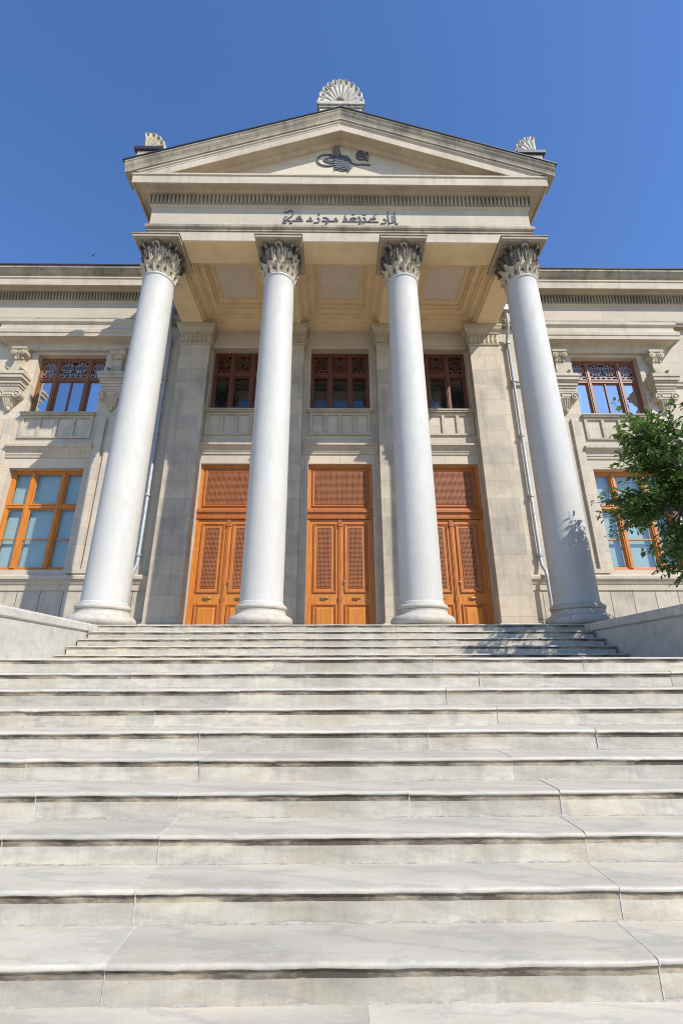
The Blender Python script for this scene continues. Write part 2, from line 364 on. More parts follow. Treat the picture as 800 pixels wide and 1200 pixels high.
for i in range(-3, 15):
    y0, z0 = step_y(i), step_z(i)
    hw = 5.5 if i <= 9 else 4.47
    if i == 14: hw = 4.47
    yb = (step_y(i+1)+.07) if i < 14 else 12.74
    mb = MB(); xs = [-hw]+sorted(JO[i])+[hw]
    def prof(dz=0, dy=0, zb=z0-RH-.012):
        a = y0+dy; z = z0+dz; r = .0145
        pts = [(yb, z)] + [(a+.034, z), (a+r, z-.001)]
        pts += [(a+r-r*math.sin(t), z-r+r*math.cos(t)) for t in (R(35), R(75), R(110), R(145), R(178))]
        pts += [(a+.012, z-.031), (a+.015, z-.040), (a+.016, z-.058), (a+.016, zb), (yb, zb)]
        return pts
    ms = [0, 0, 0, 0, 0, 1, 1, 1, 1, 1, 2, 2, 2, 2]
    for k in range(len(xs)-1):
        a, b = xs[k]+.001, xs[k+1]-.001
        n = max(2, int((b-a)/.035)); rg = []
        bz, by = random.uniform(-.003, .002), random.uniform(-.004, .004)
        for q in range(n+1):
            x = a+(b-a)*q/n
            wz = -.0035*(wig(x*1.3, i)+.3) - .002*abs(wig(x*5, i+9))
            wy = .004*wig(x*1.1, i+4)+.003*wig(x*6.3, i+2)
            q2 = noise.noise(Vector((x*9, i*7.3, 1.7))); q3 = noise.noise(Vector((x*31, i*5.1, 8.2)))
            wy += .004*max(0, q2-.1)+.003*q3; wz -= .004*max(0, q2-.25)+.0012*max(0, q3)
            if random.random() < .012: wy += random.uniform(.004, .01); wz -= random.uniform(.002, .006)
            rg.append([(x, y, z) for y, z in prof(bz, by+wy)])
            # wear: only the front of the tread dips
            for t in range(2, 8): x_, y_, z_ = rg[-1][t]; rg[-1][t] = (x_, y_, z_+wz)
        mb.rings(rg, True, True, 0, ms)
    # mortar in the joints and along the foot of each riser
    for x in sorted(JO[i]):
        w = .0032
        rg = [[(x+sx*w, y-(.0008 if t > 2 else 0), z+(.0006 if t < 3 else 0)) for t, (y, z) in enumerate(prof())] for sx in (-1, 1)]
        mb.rings(rg, True, True, 4)
    if i > -3:
        n = int(2*hw/.05); yl = y0+.019; zl = z0-RH
        rg = []
        for q in range(n+1):
            x = -hw+2*hw*q/n
            w = .006+.006*wig(x*3.3, i*2.3)+.005*wig(x*17, i)+random.uniform(-.002, .005); w = max(.001, w); h = .5*w+.002
            rg.append([(x, yl, zl-.01), (x, yl-w, zl-.01), (x, yl-w, zl+.001), (x, yl, zl+h)])
        mb.rings(rg, True, True, 3)
    nm = 'step' if i not in (9, 14) else ('landing' if i == 9 else 'portico_floor')
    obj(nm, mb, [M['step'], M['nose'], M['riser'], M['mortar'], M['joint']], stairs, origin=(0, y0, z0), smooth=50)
mb = MB(); mb.box(-5.48, 5.48, step_y(9)+.5, FLY+.02, GZ, step_z(9)-RH-.02)
for s in (-1, 1): mb.box(min(s*4.475, s*5.75), max(s*4.475, s*5.75), FLY-.14, 12.74, GZ, FLZ-.004)
mb.box(-4.46, 4.46, FLY+.1, 12.74, GZ, FLZ-RH-.02)
obj('foundation', mb, M['cheek'], stairs, origin=(0, FLY, GZ))

# low cheek walls either side of the upper flight
for s in (-1, 1):
    mb = MB(); ya, yb = 5.2, FLY-.16
    x0, x1 = (4.475, 5.45) if s > 0 else (-5.45, -4.475)
    zt = FLZ-.003
    mb.box(x0+.03, x1-.03, ya+.03, yb, GZ, zt-.15)
    w = obj('stair_parapet', mb, M['cheek'], None, origin=((x0+x1)/2, (ya+yb)/2, GZ), bevel=.01)
    tag(w, 'low white marble wall %s of the upper steps' % ('in shade on the tree side' if s > 0 else 'in full sun on the side away from the tree,') , 'parapet')
    mb = MB(); ys = [ya+k*(yb-ya)/3 for k in range(4)]
    for k in range(3):
        a, b = ys[k]+.003, ys[k+1]-.003
        mb.rings([[(x, y, z) for x, z in ((x0+.03, zt-.15), (x0, zt-.13), (x0, zt-.03), (x0+.03, zt), (x1-.03, zt), (x1, zt-.03), (x1, zt-.13), (x1-.03, zt-.15))] for y in (a, b)])
    obj('coping', mb, M['cheek'], w, origin=((x0+x1)/2, (ya+yb)/2, zt), bevel=.006)
bpy.data.objects['stair_parapet']['label'] = 'sunlit low white marble wall beside the upper steps, on the side without a tree'
bpy.data.objects['stair_parapet.001']['label'] = 'shaded low grey marble wall beside the upper steps, below the leafy tree'

# ------------------------------------------------------------------ museum
ROOT = (0, 12.45, GZ)
mus = empty('museum_building', ROOT, 'cream stone museum with four white columns, a pediment and orange wooden doors', 'building')
YW, YV = 12.45, 12.6                          # central wall plane, wing wall plane
DO = .42
ZT = 13.15
# walls
holes = []
for cx in (-3.2, 0, 3.2): holes += [(cx-.95, cx+.95, FLZ, 6.0), (cx-.95, cx+.95, 7.84, 10.2)]
mb = MB(); mb.wall(-5.0, 5.0, FLZ-.3, 12.0, YW, holes, DO)
obj('wall', mb, M['wall'], mus, origin=ROOT)
BAY = (8.8, 14.6)
for s in (-1, 1):
    hs = []
    for b in BAY: hs += [(s*b-1.115, s*b+1.115, 2.8, 5.91), (s*b-1.115, s*b+1.115, 7.79, 10.03)]
    mb = MB(); x0, x1 = (5.0, 18.5) if s > 0 else (-18.5, -5.0)
    mb.wall(x0, x1, 2.45, 11.6, YV, hs, DO)
    # slab plinth below the ledge
    mb.quad((x0, YV-.1, GZ), (x1, YV-.1, GZ), (x1, YV-.1, 2.3), (x0, YV-.1, 2.3), 1)
    mb.cm = 0
    xe = s*18.5; mb.quad((xe, YV, GZ), (xe, 26, GZ), (xe, 26, 13), (xe, YV, 13))
    obj('wing_wall', mb, [M['wall'], M['slab']], mus, origin=ROOT)
    mb = MB(); pr = [(-.02, 2.2), (.13, 2.2), (.13, 2.34), (.16, 2.38), (.19, 2.46), (.24, 2.5), (.24, 2.58), (.2, 2.62), (.02, 2.66), (-.02, 2.66)]
    mb.sweep(pr, [(5.13, YV), (18.5, YV)] if s > 0 else [(-18.5, YV), (-5.13, YV)])
    obj('plinth_ledge', mb, M['trim'], mus, origin=ROOT)
mb = MB(); mb.quad((-18.5, 26, GZ), (18.5, 26, GZ), (18.5, 26, 13), (-18.5, 26, 13)); obj('rear_wall', mb, M['wall'], mus, origin=ROOT)

# entablature all round
path = [(-18.5, YW), (-5.13, YW), (-5.13, 9.02), (5.13, 9.02), (5.13, YW), (18.5, YW)]
mb = MB()
mb.sweep([(-.3, 11.42), (.0, 11.42), (0, 12.03), (.06, 12.07), (.06, 12.42), (-.3, 12.42)], path)
obj('frieze', mb, M['frieze'], mus, origin=ROOT)
mb = MB(); mb.sweep([(-.3, 11.18), (.025, 11.18), (.025, 11.235), (.05, 11.245), (.075, 11.28), (.075, 11.36), (.03, 11.385), (.012, 11.418), (-.3, 11.418)], path)
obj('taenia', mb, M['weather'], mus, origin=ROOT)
mb = MB()
mb.sweep([(-.3, 12.424), (.10, 12.424), (.17, 12.46), (.20, 12.49), (.40, 12.47), (.405, 12.40), (.44, 12.40), (.44, 12.66), (.47, 12.68), (.47, 12.735), (-.3, 12.75)], path)
obj('cornice', mb, M['trim'], mus, origin=ROOT)
mb = MB(); dp, dwid = .106, .068
def dent(x, y, nx, ny):
    # a tapering rounded tongue standing out of the bed
    tx, ty = -ny, nx
    rg = []
    for z, w, o in ((12.095, .018, .09), (12.13, .03, .125), (12.22, .034, .145), (12.34, .034, .15), (12.395, .034, .15)):
        rg.append([(x+tx*a+nx*b, y+ty*a+ny*b, z) for a, b in ((-w, .05), (-w, o-.02), (-w*.5, o), (w*.5, o), (w, o-.02), (w, .05))])
    mb.rings(rg)
n = int(10.26/dp)
for k in range(n+1): dent(-5.13-.06+(10.38)*k/n, 9.02, 0, -1)
for s in (-1, 1):
    n = int(3.2/dp)
    for k in range(n): dent(s*5.13, 9.06+3.2*k/n, s, 0)
    n = int(12.9/dp)
    for k in range(n): dent(s*(5.4+12.9*k/n), YW, 0, -1)
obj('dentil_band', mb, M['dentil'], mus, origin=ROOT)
# gutter along sides and wings
sima = [(-.3, 12.752), (.42, 12.752), (.45, 12.80), (.52, 12.84), (.58, 12.92), (.60, 12.97), (.62, 12.97), (.62, 13.05), (-.3, 13.05)]
for s in (-1, 1):
    mb = MB(); mb.sweep(sima, [(-18.5, YW), (-5.13, YW), (-5.13, 9.06)] if s < 0 else [(5.13, 9.06), (5.13, YW), (18.5, YW)])
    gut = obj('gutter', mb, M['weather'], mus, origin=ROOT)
    mb = MB()
    lead = [(-.2, 13.053), (.65, 13.053), (.66, 13.09), (-.2, 13.16)]
    mb.sweep(lead, [(-18.5, YW), (-5.13, YW), (-5.13, 10.2)] if s < 0 else [(5.13, 10.2), (5.13, YW), (18.5, YW)])
    obj('flashing', mb, M['lead'], gut, origin=ROOT)
# architrave and ceiling beams
mb = MB(); ZA = 10.84
mb.box(-5.13, 5.13, 9.02, 9.72, ZA+.012, 11.178)
obj('architrave', mb, M['trim'], mus, origin=ROOT, bevel=.008)
ceil = MB(); ceil.box(-5.115, 5.115, 9.035, 9.715, ZA, ZA+.013)
for s in (-1, 1):
    for a, b in ((4.45, 5.127), (1.28, 1.98)):
        ceil.box(min(s*a, s*b), max(s*a, s*b), 9.722, YW+.02, ZA+.003, 12.0)
bays = [(-4.45, -1.98), (-1.28, 1.28), (1.98, 4.45)]
pans = []
for a, b in bays:
    pan = MB(); pans.append(pan)
    y0, y1 = 9.722, YW+.02
    fr = [(0, .06, .10, .12), (.06, .24, .28, .12), (.24, .30, .36, .12), (.30, .47, .46, .1), (.47, .53, .56, .1), (.53, .68, .66, .08)]
    for i0, i1, dz, t in fr:
        z0 = ZA+dz; z1 = 12.0
        ceil.box(a+i0, b-i0, y0+i0, y0+i1, z0, z1); ceil.box(a+i0, b-i0, y1-i1-(.12 if i0 == 0 else .12), y1-i0-(.0 if i0 == 0 else .12), z0, z1)
        ceil.box(a+i0, a+i1, y0+i1, y1-i1-.12, z0+.001, z1); ceil.box(b-i1, b-i0, y0+i1, y1-i1-.12, z0+.001, z1)
    pan.box(a+.67, b-.67, y0+.67, y1-.67-.11, ZA+.70, ZA+.8)
cobj = obj('ceiling', ceil, M['ceil'], mus, origin=ROOT)
for pan in pans: obj('ceiling_panel', pan, M['ceilpanel'], cobj, origin=ROOT)

# pediment
ZE, ZP, XE = 12.98, 15.25, 5.76
def zl(x): return ZP-(ZP-ZE)*abs(x)/XE
def rake(mb, prof, xe, m=None, ms=None):
    mb.rings([[(x, y, zl(x)+dz) for y, dz in prof] for x in (-xe, 0, xe)], True, True, m, ms)
mb = MB(); rake(mb, [(8.40, 0), (8.40, -.05), (8.42, -.07), (8.44, -.13), (8.48, -.2), (8.50, -.27), (8.50, -.31), (9.0, -.31), (9.0, 0)], XE)
obj('raking_sima', mb, M['weather'], mus, origin=ROOT)
mb = MB(); rake(mb, [(8.53, -.312), (8.53, -.37), (8.555, -.385), (8.565, -.43), (8.575, -.44), (8.575, -.67), (8.60, -.67), (8.61, -.60), (8.86, -.56), (8.88, -.60), (8.93, -.62), (8.95, -.66), (9.04, -.66), (9.04, -.312)], 5.6)
ro = obj('raking_cornice', mb, M['trim'], mus, origin=ROOT)
bm = bmesh.new(); bm.from_mesh(ro.data)
bmesh.ops.bisect_plane(bm, geom=bm.verts[:]+bm.edges[:]+bm.faces[:], plane_co=(0, 0, 12.745-GZ), plane_no=(0, 0, -1), clear_outer=True)
bm.to_mesh(ro.data); bm.free()
mb = MB(); tri = [(-5.3, 12.752), (5.3, 12.752), (0, 14.85)]
mb.rings([[(x, y, z) for x, z in tri] for y in (9.0, 9.2)])
obj('tympanum', mb, M['tymp'], mus, origin=ROOT)
mb = MB()
mb.rings([[(x, y, zl(x)+dz) for y, dz in ((8.375, .003), (8.375, .035), (16, .035), (16, .003))] for x in (-XE-.05, 0, XE+.05)])
mb.box(-18.4, -5.0, YW+.2, 25.9, 13.0, 13.1); mb.box(5.0, 18.4, YW+.2, 25.9, 13.0, 13.1); mb.box(-5, 5, 16, 25.9, 13.0, 13.1)
mb.rings([[(x, y, z) for x, z in ((-5.6, 12.9), (5.6, 12.9), (0, 15.1))] for y in (15.9, 16.0)])
obj('roof', mb, M['lead'], mus, origin=ROOT)

# acroteria: fans of petals on plinths
def fan(mb, c, rx, rz, t0, t1, npet, th=.14, ax=(1, 0), depth=(0, -1)):
    nu, nv = npet*8, 12
    def fn(u, v, sd):
        t = t0+(t1-t0)*u; ph = u*npet
        rib = abs(math.sin(ph*PI))**.5
        r = .10+.90*v
        if v > .8: r *= 1-.07*(1-rib)*(v-.8)/.2
        x = rx*r*math.cos(t); z = rz*r*math.sin(t)
        env = .25+.75*math.sin(min(1, v*1.05)*PI*.55)
        d = th*(.55+.45*env*rib)
        hole = math.exp(-((v-.80)/.07)**2)*math.exp(-(((ph % 1)-.5)/.2)**2)
        d -= .16*hole
        if v > .97: d *= .6
        y = d if sd == 0 else -.12
        return (c[0]+ax[0]*x+depth[0]*y, c[1]+ax[1]*x+depth[1]*y, c[2]+z)
    mb.grid(fn, nu, nv)
mb = MB(); fan(mb, (0, 8.80, 15.96), .72, 1.24, 0, PI, 11)
mb.lathe([(.0, -.06), (.13, -.05), (.15, 0), (.10, .04), (0, .05)], (0, 8.70, 16.05), 16)
ac = obj('acroterion', mb, M['acro'], mus, origin=(0, 8.80, 15.96), smooth=40)
mb = MB(); mb.box(-.62, .62, 8.68, 9.3, 15.0, 15.72); mb.box(-.655, .655, 8.645, 9.34, 15.723, 15.79); mb.box(-.70, .70, 8.60, 9.4, 15.793, 15.93)
obj('pedestal', mb, M['acro'], ac, origin=(0, 8.78, 15), bevel=.01)
for s in (-1, 1):
    mb = MB(); fan(mb, (s*5.47, 8.78, 13.82), .58, .80, R(0), R(100), 5, .12, (-s, 0), (0, -1))
    fan(mb, (s*5.50, 8.80, 13.82), .58, .80, R(0), R(96), 5, .1, (0, 1), (s, 0))
    ac = obj('acroterion', mb, M['acro'] if s > 0 else M['cap'], mus, origin=(s*5.47, 8.78, 13.82), smooth=40)
    mb = MB(); mb.box(min(s*4.95, s*5.62), max(s*4.95, s*5.62), 8.62, 9.4, 13.0, 13.70); mb.box(min(s*4.9, s*5.70), max(s*4.9, s*5.70), 8.56, 9.46, 13.703, 13.82, 1)
    obj('pedestal', mb, [M['weather'], M['lead']], ac, origin=(s*5.3, 8.9, 13.0), bevel=.008)

# inscription (traced strokes, raised metal letters)
ins = MB()
def P1(o, pts): return [((o+x/17.39-398.5)*.02304, 11.943-((240+y/17.39)-246)*.0319) for x, y in pts]
def stroke(mb, pts, w, y0, h, ws=None):
    """flat raised letter stroke in the facade plane"""
    p = [Vector(q) for q in pts]; rg = []
    for i, q in enumerate(p):
        d = (p[min(i+1, len(p)-1)]-p[max(0, i-1)]).normalized(); nrm = Vector((-d.y, d.x))
        ww = w*(ws[i] if ws else 1)/2
        a, b = q+nrm*ww, q-nrm*ww
        rg.append([(a.x, y0, a.y), (a.x, y0-h, a.y), (b.x, y0-h, b.y), (b.x, y0, b.y)])
    mb.rings(rg)
YI = 9.021
ST = [
 (326, [(112, 105), (130, 135), (165, 135), (190, 100), (235, 95), (280, 125), (285, 165), (255, 215), (195, 250), (165, 265)]),
 (326, [(150, 210), (108, 245), (110, 280), (155, 300), (150, 340), (100, 350), (85, 325), (110, 300)]),
 (326, [(165, 262), (205, 300), (270, 322), (268, 345), (215, 350)]),
 (326, [(275, 300), (492, 300)]), (326, [(345, 295), (365, 245), (412, 205), (445, 235), (472, 296)]), (326, [(372, 270), (410, 245), (440, 270)]),
 (326, [(560, 300), (692, 300)]), (326, [(600, 295), (638, 222), (672, 295)]),
 (360, [(185, 245), (215, 245), (240, 285), (215, 328), (120, 338)]), (360, [(205, 150), (232, 150)]), (360, [(218, 150), (218, 185)]),
 (360, [(285, 302), (425, 302)]), (360, [(305, 232), (360, 232), (410, 255), (430, 298)]), (360, [(395, 305), (395, 345), (350, 355)]),
 (360, [(430, 302), (612, 302)]), (360, [(520, 296), (565, 235), (606, 296)]),
 (394, [(108, 306), (665, 306)]), (394, [(140, 296), (158, 235), (172, 180)]), (394, [(172, 225), (205, 285)]),
 (394, [(270, 250), (335, 225), (400, 248), (335, 275), (270, 250)]), (394, [(310, 158), (365, 158)]),
 (394, [(440, 205), (462, 225), (485, 275)]), (394, [(440, 345), (490, 345)]),
 (394, [(535, 225), (575, 235), (592, 275), (565, 320), (525, 348)]), (394, [(528, 160), (600, 158)]),
 (428, [(40, 310), (258, 310)]), (428, [(75, 285), (95, 240), (145, 255), (200, 248)]), (428, [(198, 248), (170, 205), (180, 160), (228, 146)]),
 (428, [(352, 252), (400, 262), (425, 295), (400, 335), (300, 342)]), (428, [(455, 100), (462, 230), (470, 355), (495, 330), (580, 312)]),
 (428, [(528, 190), (550, 205), (545, 250), (562, 310)]), (428, [(592, 112), (602, 240), (610, 362), (648, 340)])]
for o, pts in ST:
    q = P1(o, pts)
    stroke(ins, q, .033, YI, .025)
obj('inscription', ins, M['iron'], mus, origin=(0, YI, 11.7))
# emblem: calligraphic cipher with loops, three spears and a tail, and the small rosette beside it
em = MB()
def P2(pts): return [((366+x/10.81-399.1)*.02438, 14.568-((164+y/10.81)-170)*.0361) for x, y in pts]
YE = 8.999
def ell(cx, cy, rx, ry, a0, a1, n=22): return [(cx+rx*math.cos(R(a0+(a1-a0)*k/n)), cy+ry*math.sin(R(a0+(a1-a0)*k/n))) for k in range(n+1)]
stroke(em, P2(ell(195, 250, 135, 72, 40, 310)), .034, YE, .035)
stroke(em, P2([(300, 205), (240, 205), (190, 220), (140, 246), (185, 270), (240, 285), (300, 280)]), .036, YE, .035)
stroke(em, P2(ell(235, 240, 45, 24, 20, 330)), .026, YE, .035)
for a, b in (((322, 48), (355, 185)), ((288, 78), (318, 195)), ((258, 103), (288, 205))):
    stroke(em, P2([a, ((a[0]+b[0])/2-5, (a[1]+b[1])/2), b]), .04, YE, .04, [.6, 1, 1])
body = [(285, 195), (360, 170), (420, 195), (460, 230), (485, 268), (520, 312), (500, 345), (455, 372), (390, 386), (320, 372), (268, 345), (280, 315), (298, 280), (285, 240)]
pb = P2(body); em.rings([[(x, YE-h, z) for x, z in pb] for h in (0, .02)])
for k in range(8):
    y = 205+k*23
    stroke(em, P2([(290-k*2, y), (340, y-14), (400+k*6, y+4), (440+k*8 if k < 5 else 470, y+22)]), .034, YE-.02, .022)
for k in range(6):
    stroke(em, P2([(305+k*28, 205+k*6), (300+k*30, 270), (310+k*30, 350-k*2)]), .028, YE-.02, .026)
stroke(em, P2([(420, 190), (470, 235), (500, 290), (560, 303), (650, 300), (735, 308)]), .036, YE, .036)
for rr_, a0, a1 in ((75, 150, 400), (55, 20, 250), (35, 160, 420), (16, 0, 330)):
    stroke(em, P2(ell(632, 190, rr_, rr_*.86, a0, a1, 18)), .03, YE, .035)
stroke(em, P2([(638, 85), (636, 150)]), .04, YE, .035); stroke(em, P2([(560, 215), (600, 240), (680, 235), (705, 255)]), .034, YE, .04); stroke(em, P2([(575, 165), (640, 200), (690, 160)]), .03, YE, .042)
obj('emblem', em, M['iron'], mus, origin=(0, YE, 14))

# ---------------------------------------------------------------- columns
def acanthus(mb, ang, z0, h, rb, w, curl, m=0, th=.022, waist=False):
    def fn(u, v, sd):
        t = (u-.5)*2
        vv = min(v, .86); ex = max(0, v-.62)/.38
        r = rb(z0+h*v)+.012+.05*v*v+curl*ex**1.6
        z = z0+h*(v if v < .74 else .74+(v-.74)*.9-ex*ex*.10)
        lob = 1+.09*math.cos(v*PI*7)
        ww = w*(.55+.7*math.sin(min(1, v*.9+.12)*PI))*.62*lob
        if waist: ww = w*(1.0-.52*math.exp(-((v-.36)/.17)**2))*(1 if v < .72 else max(.25, 1-((v-.72)/.28)**1.6*.8))
        elif v > .9: ww *= .75
        r += .022*(1-abs(t))-.016*abs(math.sin(t*PI*1.5))
        if sd: r -= th
        a = ang+t*ww/max(rb(z0+h*v), .3)
        return (r*math.cos(a), r*math.sin(a), z)
    mb.grid(fn, 8, 10, m)
def volute(mb, ang, rin, zin, rout, ztop, side, m=1):
    ca, sa = math.cos(ang), math.sin(ang); px, py = -sa*side*.045, ca*side*.045
    pts = []; rad = []
    for k in range(6):
        t = k/5; r = rin+(rout-.05-rin)*t**1.5; z = zin+(ztop-zin)*(1-(1-t)**1.8)
        pts.append((r*ca+px*(1-t*.4), r*sa+py*(1-t*.4), z)); rad.append(.02+.012*t)
    cxr, cz = rout-.05, ztop-.085
    for k in range(1, 22):
        t = k/21; a = PI/2-t*PI*3.1; q = .085*(1-.72*t)
        r = cxr+q*math.cos(a); z = cz+q*math.sin(a)
        pts.append((r*ca+px*.6, r*sa+py*.6, z)); rad.append(.032*(1-.4*t))
    mb.tube(pts, rad, 6, m)
H0 = 9.79-FLZ                                 # shaft top above the floor
mb = MB()
prof = []
for k in range(25):
    t = k/24; z = .5+(H0-.5-.10)*t
    prof.append((.436-.05*(t**1.7), z))
prof = [(.458, .44), (.458, .47), (.445, .49)]+prof+[(.392, H0-.08), (.405, H0-.075), (.415, H0-.055), (.405, H0-.035), (.392, H0-.03), (.39, H0)]
mb.lathe(prof, seg=72)
CX = [-4.794, -1.628, 1.628, 4.794]
col0 = obj('column', mb, M['column'], mus, loc=(CX[0], 9.4, FLZ), smooth=35)
mb = MB()
def torus_prof(r, z, b): return [(r-b*.9, z-b)]+[(r-b+b*math.cos(a), z+b*math.sin(a)) for a in [R(x) for x in (-70, -45, -20, 0, 20, 45, 70)]]+[(r-b*.9, z+b)]
mb.lathe([(.60, .002), (.625, .02)]+torus_prof(.645, .12, .10)+[(.55, .23), (.52, .245), (.50, .28), (.495, .305), (.505, .33)]+torus_prof(.525, .385, .052)+[(.465, .441)], seg=72)
obj('base', mb, M['base'], col0, loc=(CX[0], 9.4, FLZ), smooth=35)
CH = 10.70-9.79                               # capital height below the abacus
def rbell(z):
    t = max(0, min(1, z/CH)); return .372+.085*math.sin(t*PI*.62)
mb = MB()
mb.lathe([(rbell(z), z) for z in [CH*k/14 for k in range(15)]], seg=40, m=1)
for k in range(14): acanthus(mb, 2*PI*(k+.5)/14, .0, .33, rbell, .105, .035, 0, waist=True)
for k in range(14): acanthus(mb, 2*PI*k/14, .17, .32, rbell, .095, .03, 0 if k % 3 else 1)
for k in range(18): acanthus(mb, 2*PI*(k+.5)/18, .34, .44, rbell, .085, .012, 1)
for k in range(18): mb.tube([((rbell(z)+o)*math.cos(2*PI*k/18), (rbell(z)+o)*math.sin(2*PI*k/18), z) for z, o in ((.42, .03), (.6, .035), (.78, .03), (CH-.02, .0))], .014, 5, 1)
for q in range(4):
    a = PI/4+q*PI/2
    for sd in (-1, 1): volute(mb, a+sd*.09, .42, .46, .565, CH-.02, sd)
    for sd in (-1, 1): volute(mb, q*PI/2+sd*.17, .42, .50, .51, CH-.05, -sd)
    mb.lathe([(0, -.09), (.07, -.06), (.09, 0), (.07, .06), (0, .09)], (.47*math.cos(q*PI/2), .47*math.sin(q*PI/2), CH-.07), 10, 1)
cap0 = obj('capital', mb, [M['cap'], M['capdark']], col0, loc=(CX[0], 9.4, 9.79), smooth=60)
mb = MB()
mb.box(-.56, .56, -.56, .56, 10.70-9.79, 10.745-9.79, 1); mb.box(-.6, .6, -.6, .6, 10.747-9.79, 10.81-9.79, 0); mb.box(-.625, .625, -.625, .625, 10.812-9.79, 10.838-9.79, 1)
obj('abacus', mb, [M['trim'], M['weather']], col0, loc=(CX[0], 9.4, 9.79), bevel=.006)
for x in CX[1:]:
    cc = copy_tree(col0, (x, 9.4, FLZ), mus)
cc['label'] = 'white column with leafy tree shadow over its foot'

# ---------------------------------------------------------------- pilasters on the portico wall
PZ = 10.08-FLZ
mb = MB(); mb.box(-.47, .47, -.33, .06, .38, PZ)
pil0 = obj('pilaster', mb, M['pil'], mus, loc=(-4.65, YW, FLZ), bevel=.01)
mb = MB(); pth = [(-.47, .06), (-.47, -.33), (.47, -.33), (.47, .06)]
mb.sweep([(-.05, .003), (.11, .003), (.11, .12), (.13, .15), (.13, .22), (.07, .26), (.06, .3), (.08, .33), (.06, .37), (.0, .385), (-.05, .385)], pth)
obj('base', mb, M['trim'], pil0, loc=(-4.65, YW, FLZ), smooth=30)
mb = MB(); Z = PZ
mb.sweep([(-.05, Z), (.03, Z), (.045, Z+.03), (.03, Z+.06), (.01, Z+.065), (.03, Z+.42), (.06, Z+.44), (.06, Z+.5), (.10, Z+.55), (.14, Z+.6), (.14, Z+.66), (.16, Z+.68), (.16, Z+.755), (-.05, Z+.755)], pth)
for k in range(7):
    x = -.42+.14*k
    def fn(u, v, sd, x=x, y0=-.345, ax=0):
        t = (u-.5)*2; w = .058*math.sin(min(1, .25+v*.75)*PI*.9+.15)*(1+.15*math.cos(v*18))
        o = .012+.03*(1-abs(t))+.05*max(0, v-.6)**1.3
        return (x+t*w, y0-(o if sd == 0 else -.01), Z+.08+.33*v)
    mb.grid(fn, 6, 7)
for s in (-1, 1):
    for k in range(3):
        def fn(u, v, sd, y=-.26+.13*k, s=s):
            t = (u-.5)*2; w = .055*math.sin(min(1, .25+v*.75)*PI*.9+.15)
            o = .012+.03*(1-abs(t))+.05*max(0, v-.6)**1.3
            return (s*(.49+(o if sd == 0 else -.01)), y+t*w, Z+.08+.33*v)
        mb.grid(fn, 6, 7)
obj('capital', mb, M['cap'], pil0, loc=(-4.65, YW, FLZ), smooth=40)
for x in (-1.63, 1.63, 4.65): copy_tree(pil0, (x, YW, FLZ), mus)

# ---------------------------------------------------------------- doors
def frame_rect(mb, x0, x1, z0, z1, w, ya, yb, m=None):
    mb.box(x0, x0+w, ya, yb, z0, z1, m); mb.box(x1-w, x1, ya, yb, z0, z1, m)
    mb.box(x0+w, x1-w, ya+.0007, yb, z0, z0+w, m); mb.box(x0+w, x1-w, ya+.0007, yb, z1-w, z1, m)
def bev_rect(mb, x0, x1, z0, z1, w, y0, h, m=None):
    """moulding frame with a raised ridge round a rectangle"""
    pr = [(0, 0), (.2, -h), (.45, -h), (.6, -h*.55), (.85, -h*.4), (1, .004)]
    cs = [(x0, z0, 1, 1), (x1, z0, -1, 1), (x1, z1, -1, -1), (x0, z1, 1, -1)]
    b = len(mb.v); n = len(pr)
    for cx, cz, sx, sz in cs:
        for t, y in pr: mb.v.append((cx+sx*w*t, y0+y, cz+sz*w*t))
    for i in range(4):
        for j in range(n-1):
            mb.face((b+i*n+j, b+((i+1) % 4)*n+j, b+((i+1) % 4)*n+j+1, b+i*n+j+1), m)
def lattice(mb, x0, x1, z0, z1, y, pitch=.037, t=.0155):
    nx = round((x1-x0)/pitch); nz = round((z1-z0)/pitch)
    for k in range(nx+1):
        x = x0+(x1-x0)*k/nx; mb.box(x-t/2, x+t/2, y-.012, y, z0, z1)
    for k in range(nz+1):
        z = z0+(z1-z0)*k/nz; mb.box(x0, x1, y-.017, y-.003, z-t/2, z+t/2)
YD = YW+.15
DL = (-3.2, YD, FLZ)
mb = MB(); HD = 6.0-FLZ
frame_rect(mb, -.948, .948, .002, HD-.002, .075, -.03, .1)
mb.rings([[(x, y, z) for y, z in ((.08, 3.38), (-.06, 3.38), (-.07, 3.43), (-.05, 3.45), (-.05, 3.52), (-.08, 3.56), (-.10, 3.58), (-.10, 3.64), (-.07, 3.66), (-.05, 3.71), (.08, 3.71))] for x in (-.948, .948)], m=1)
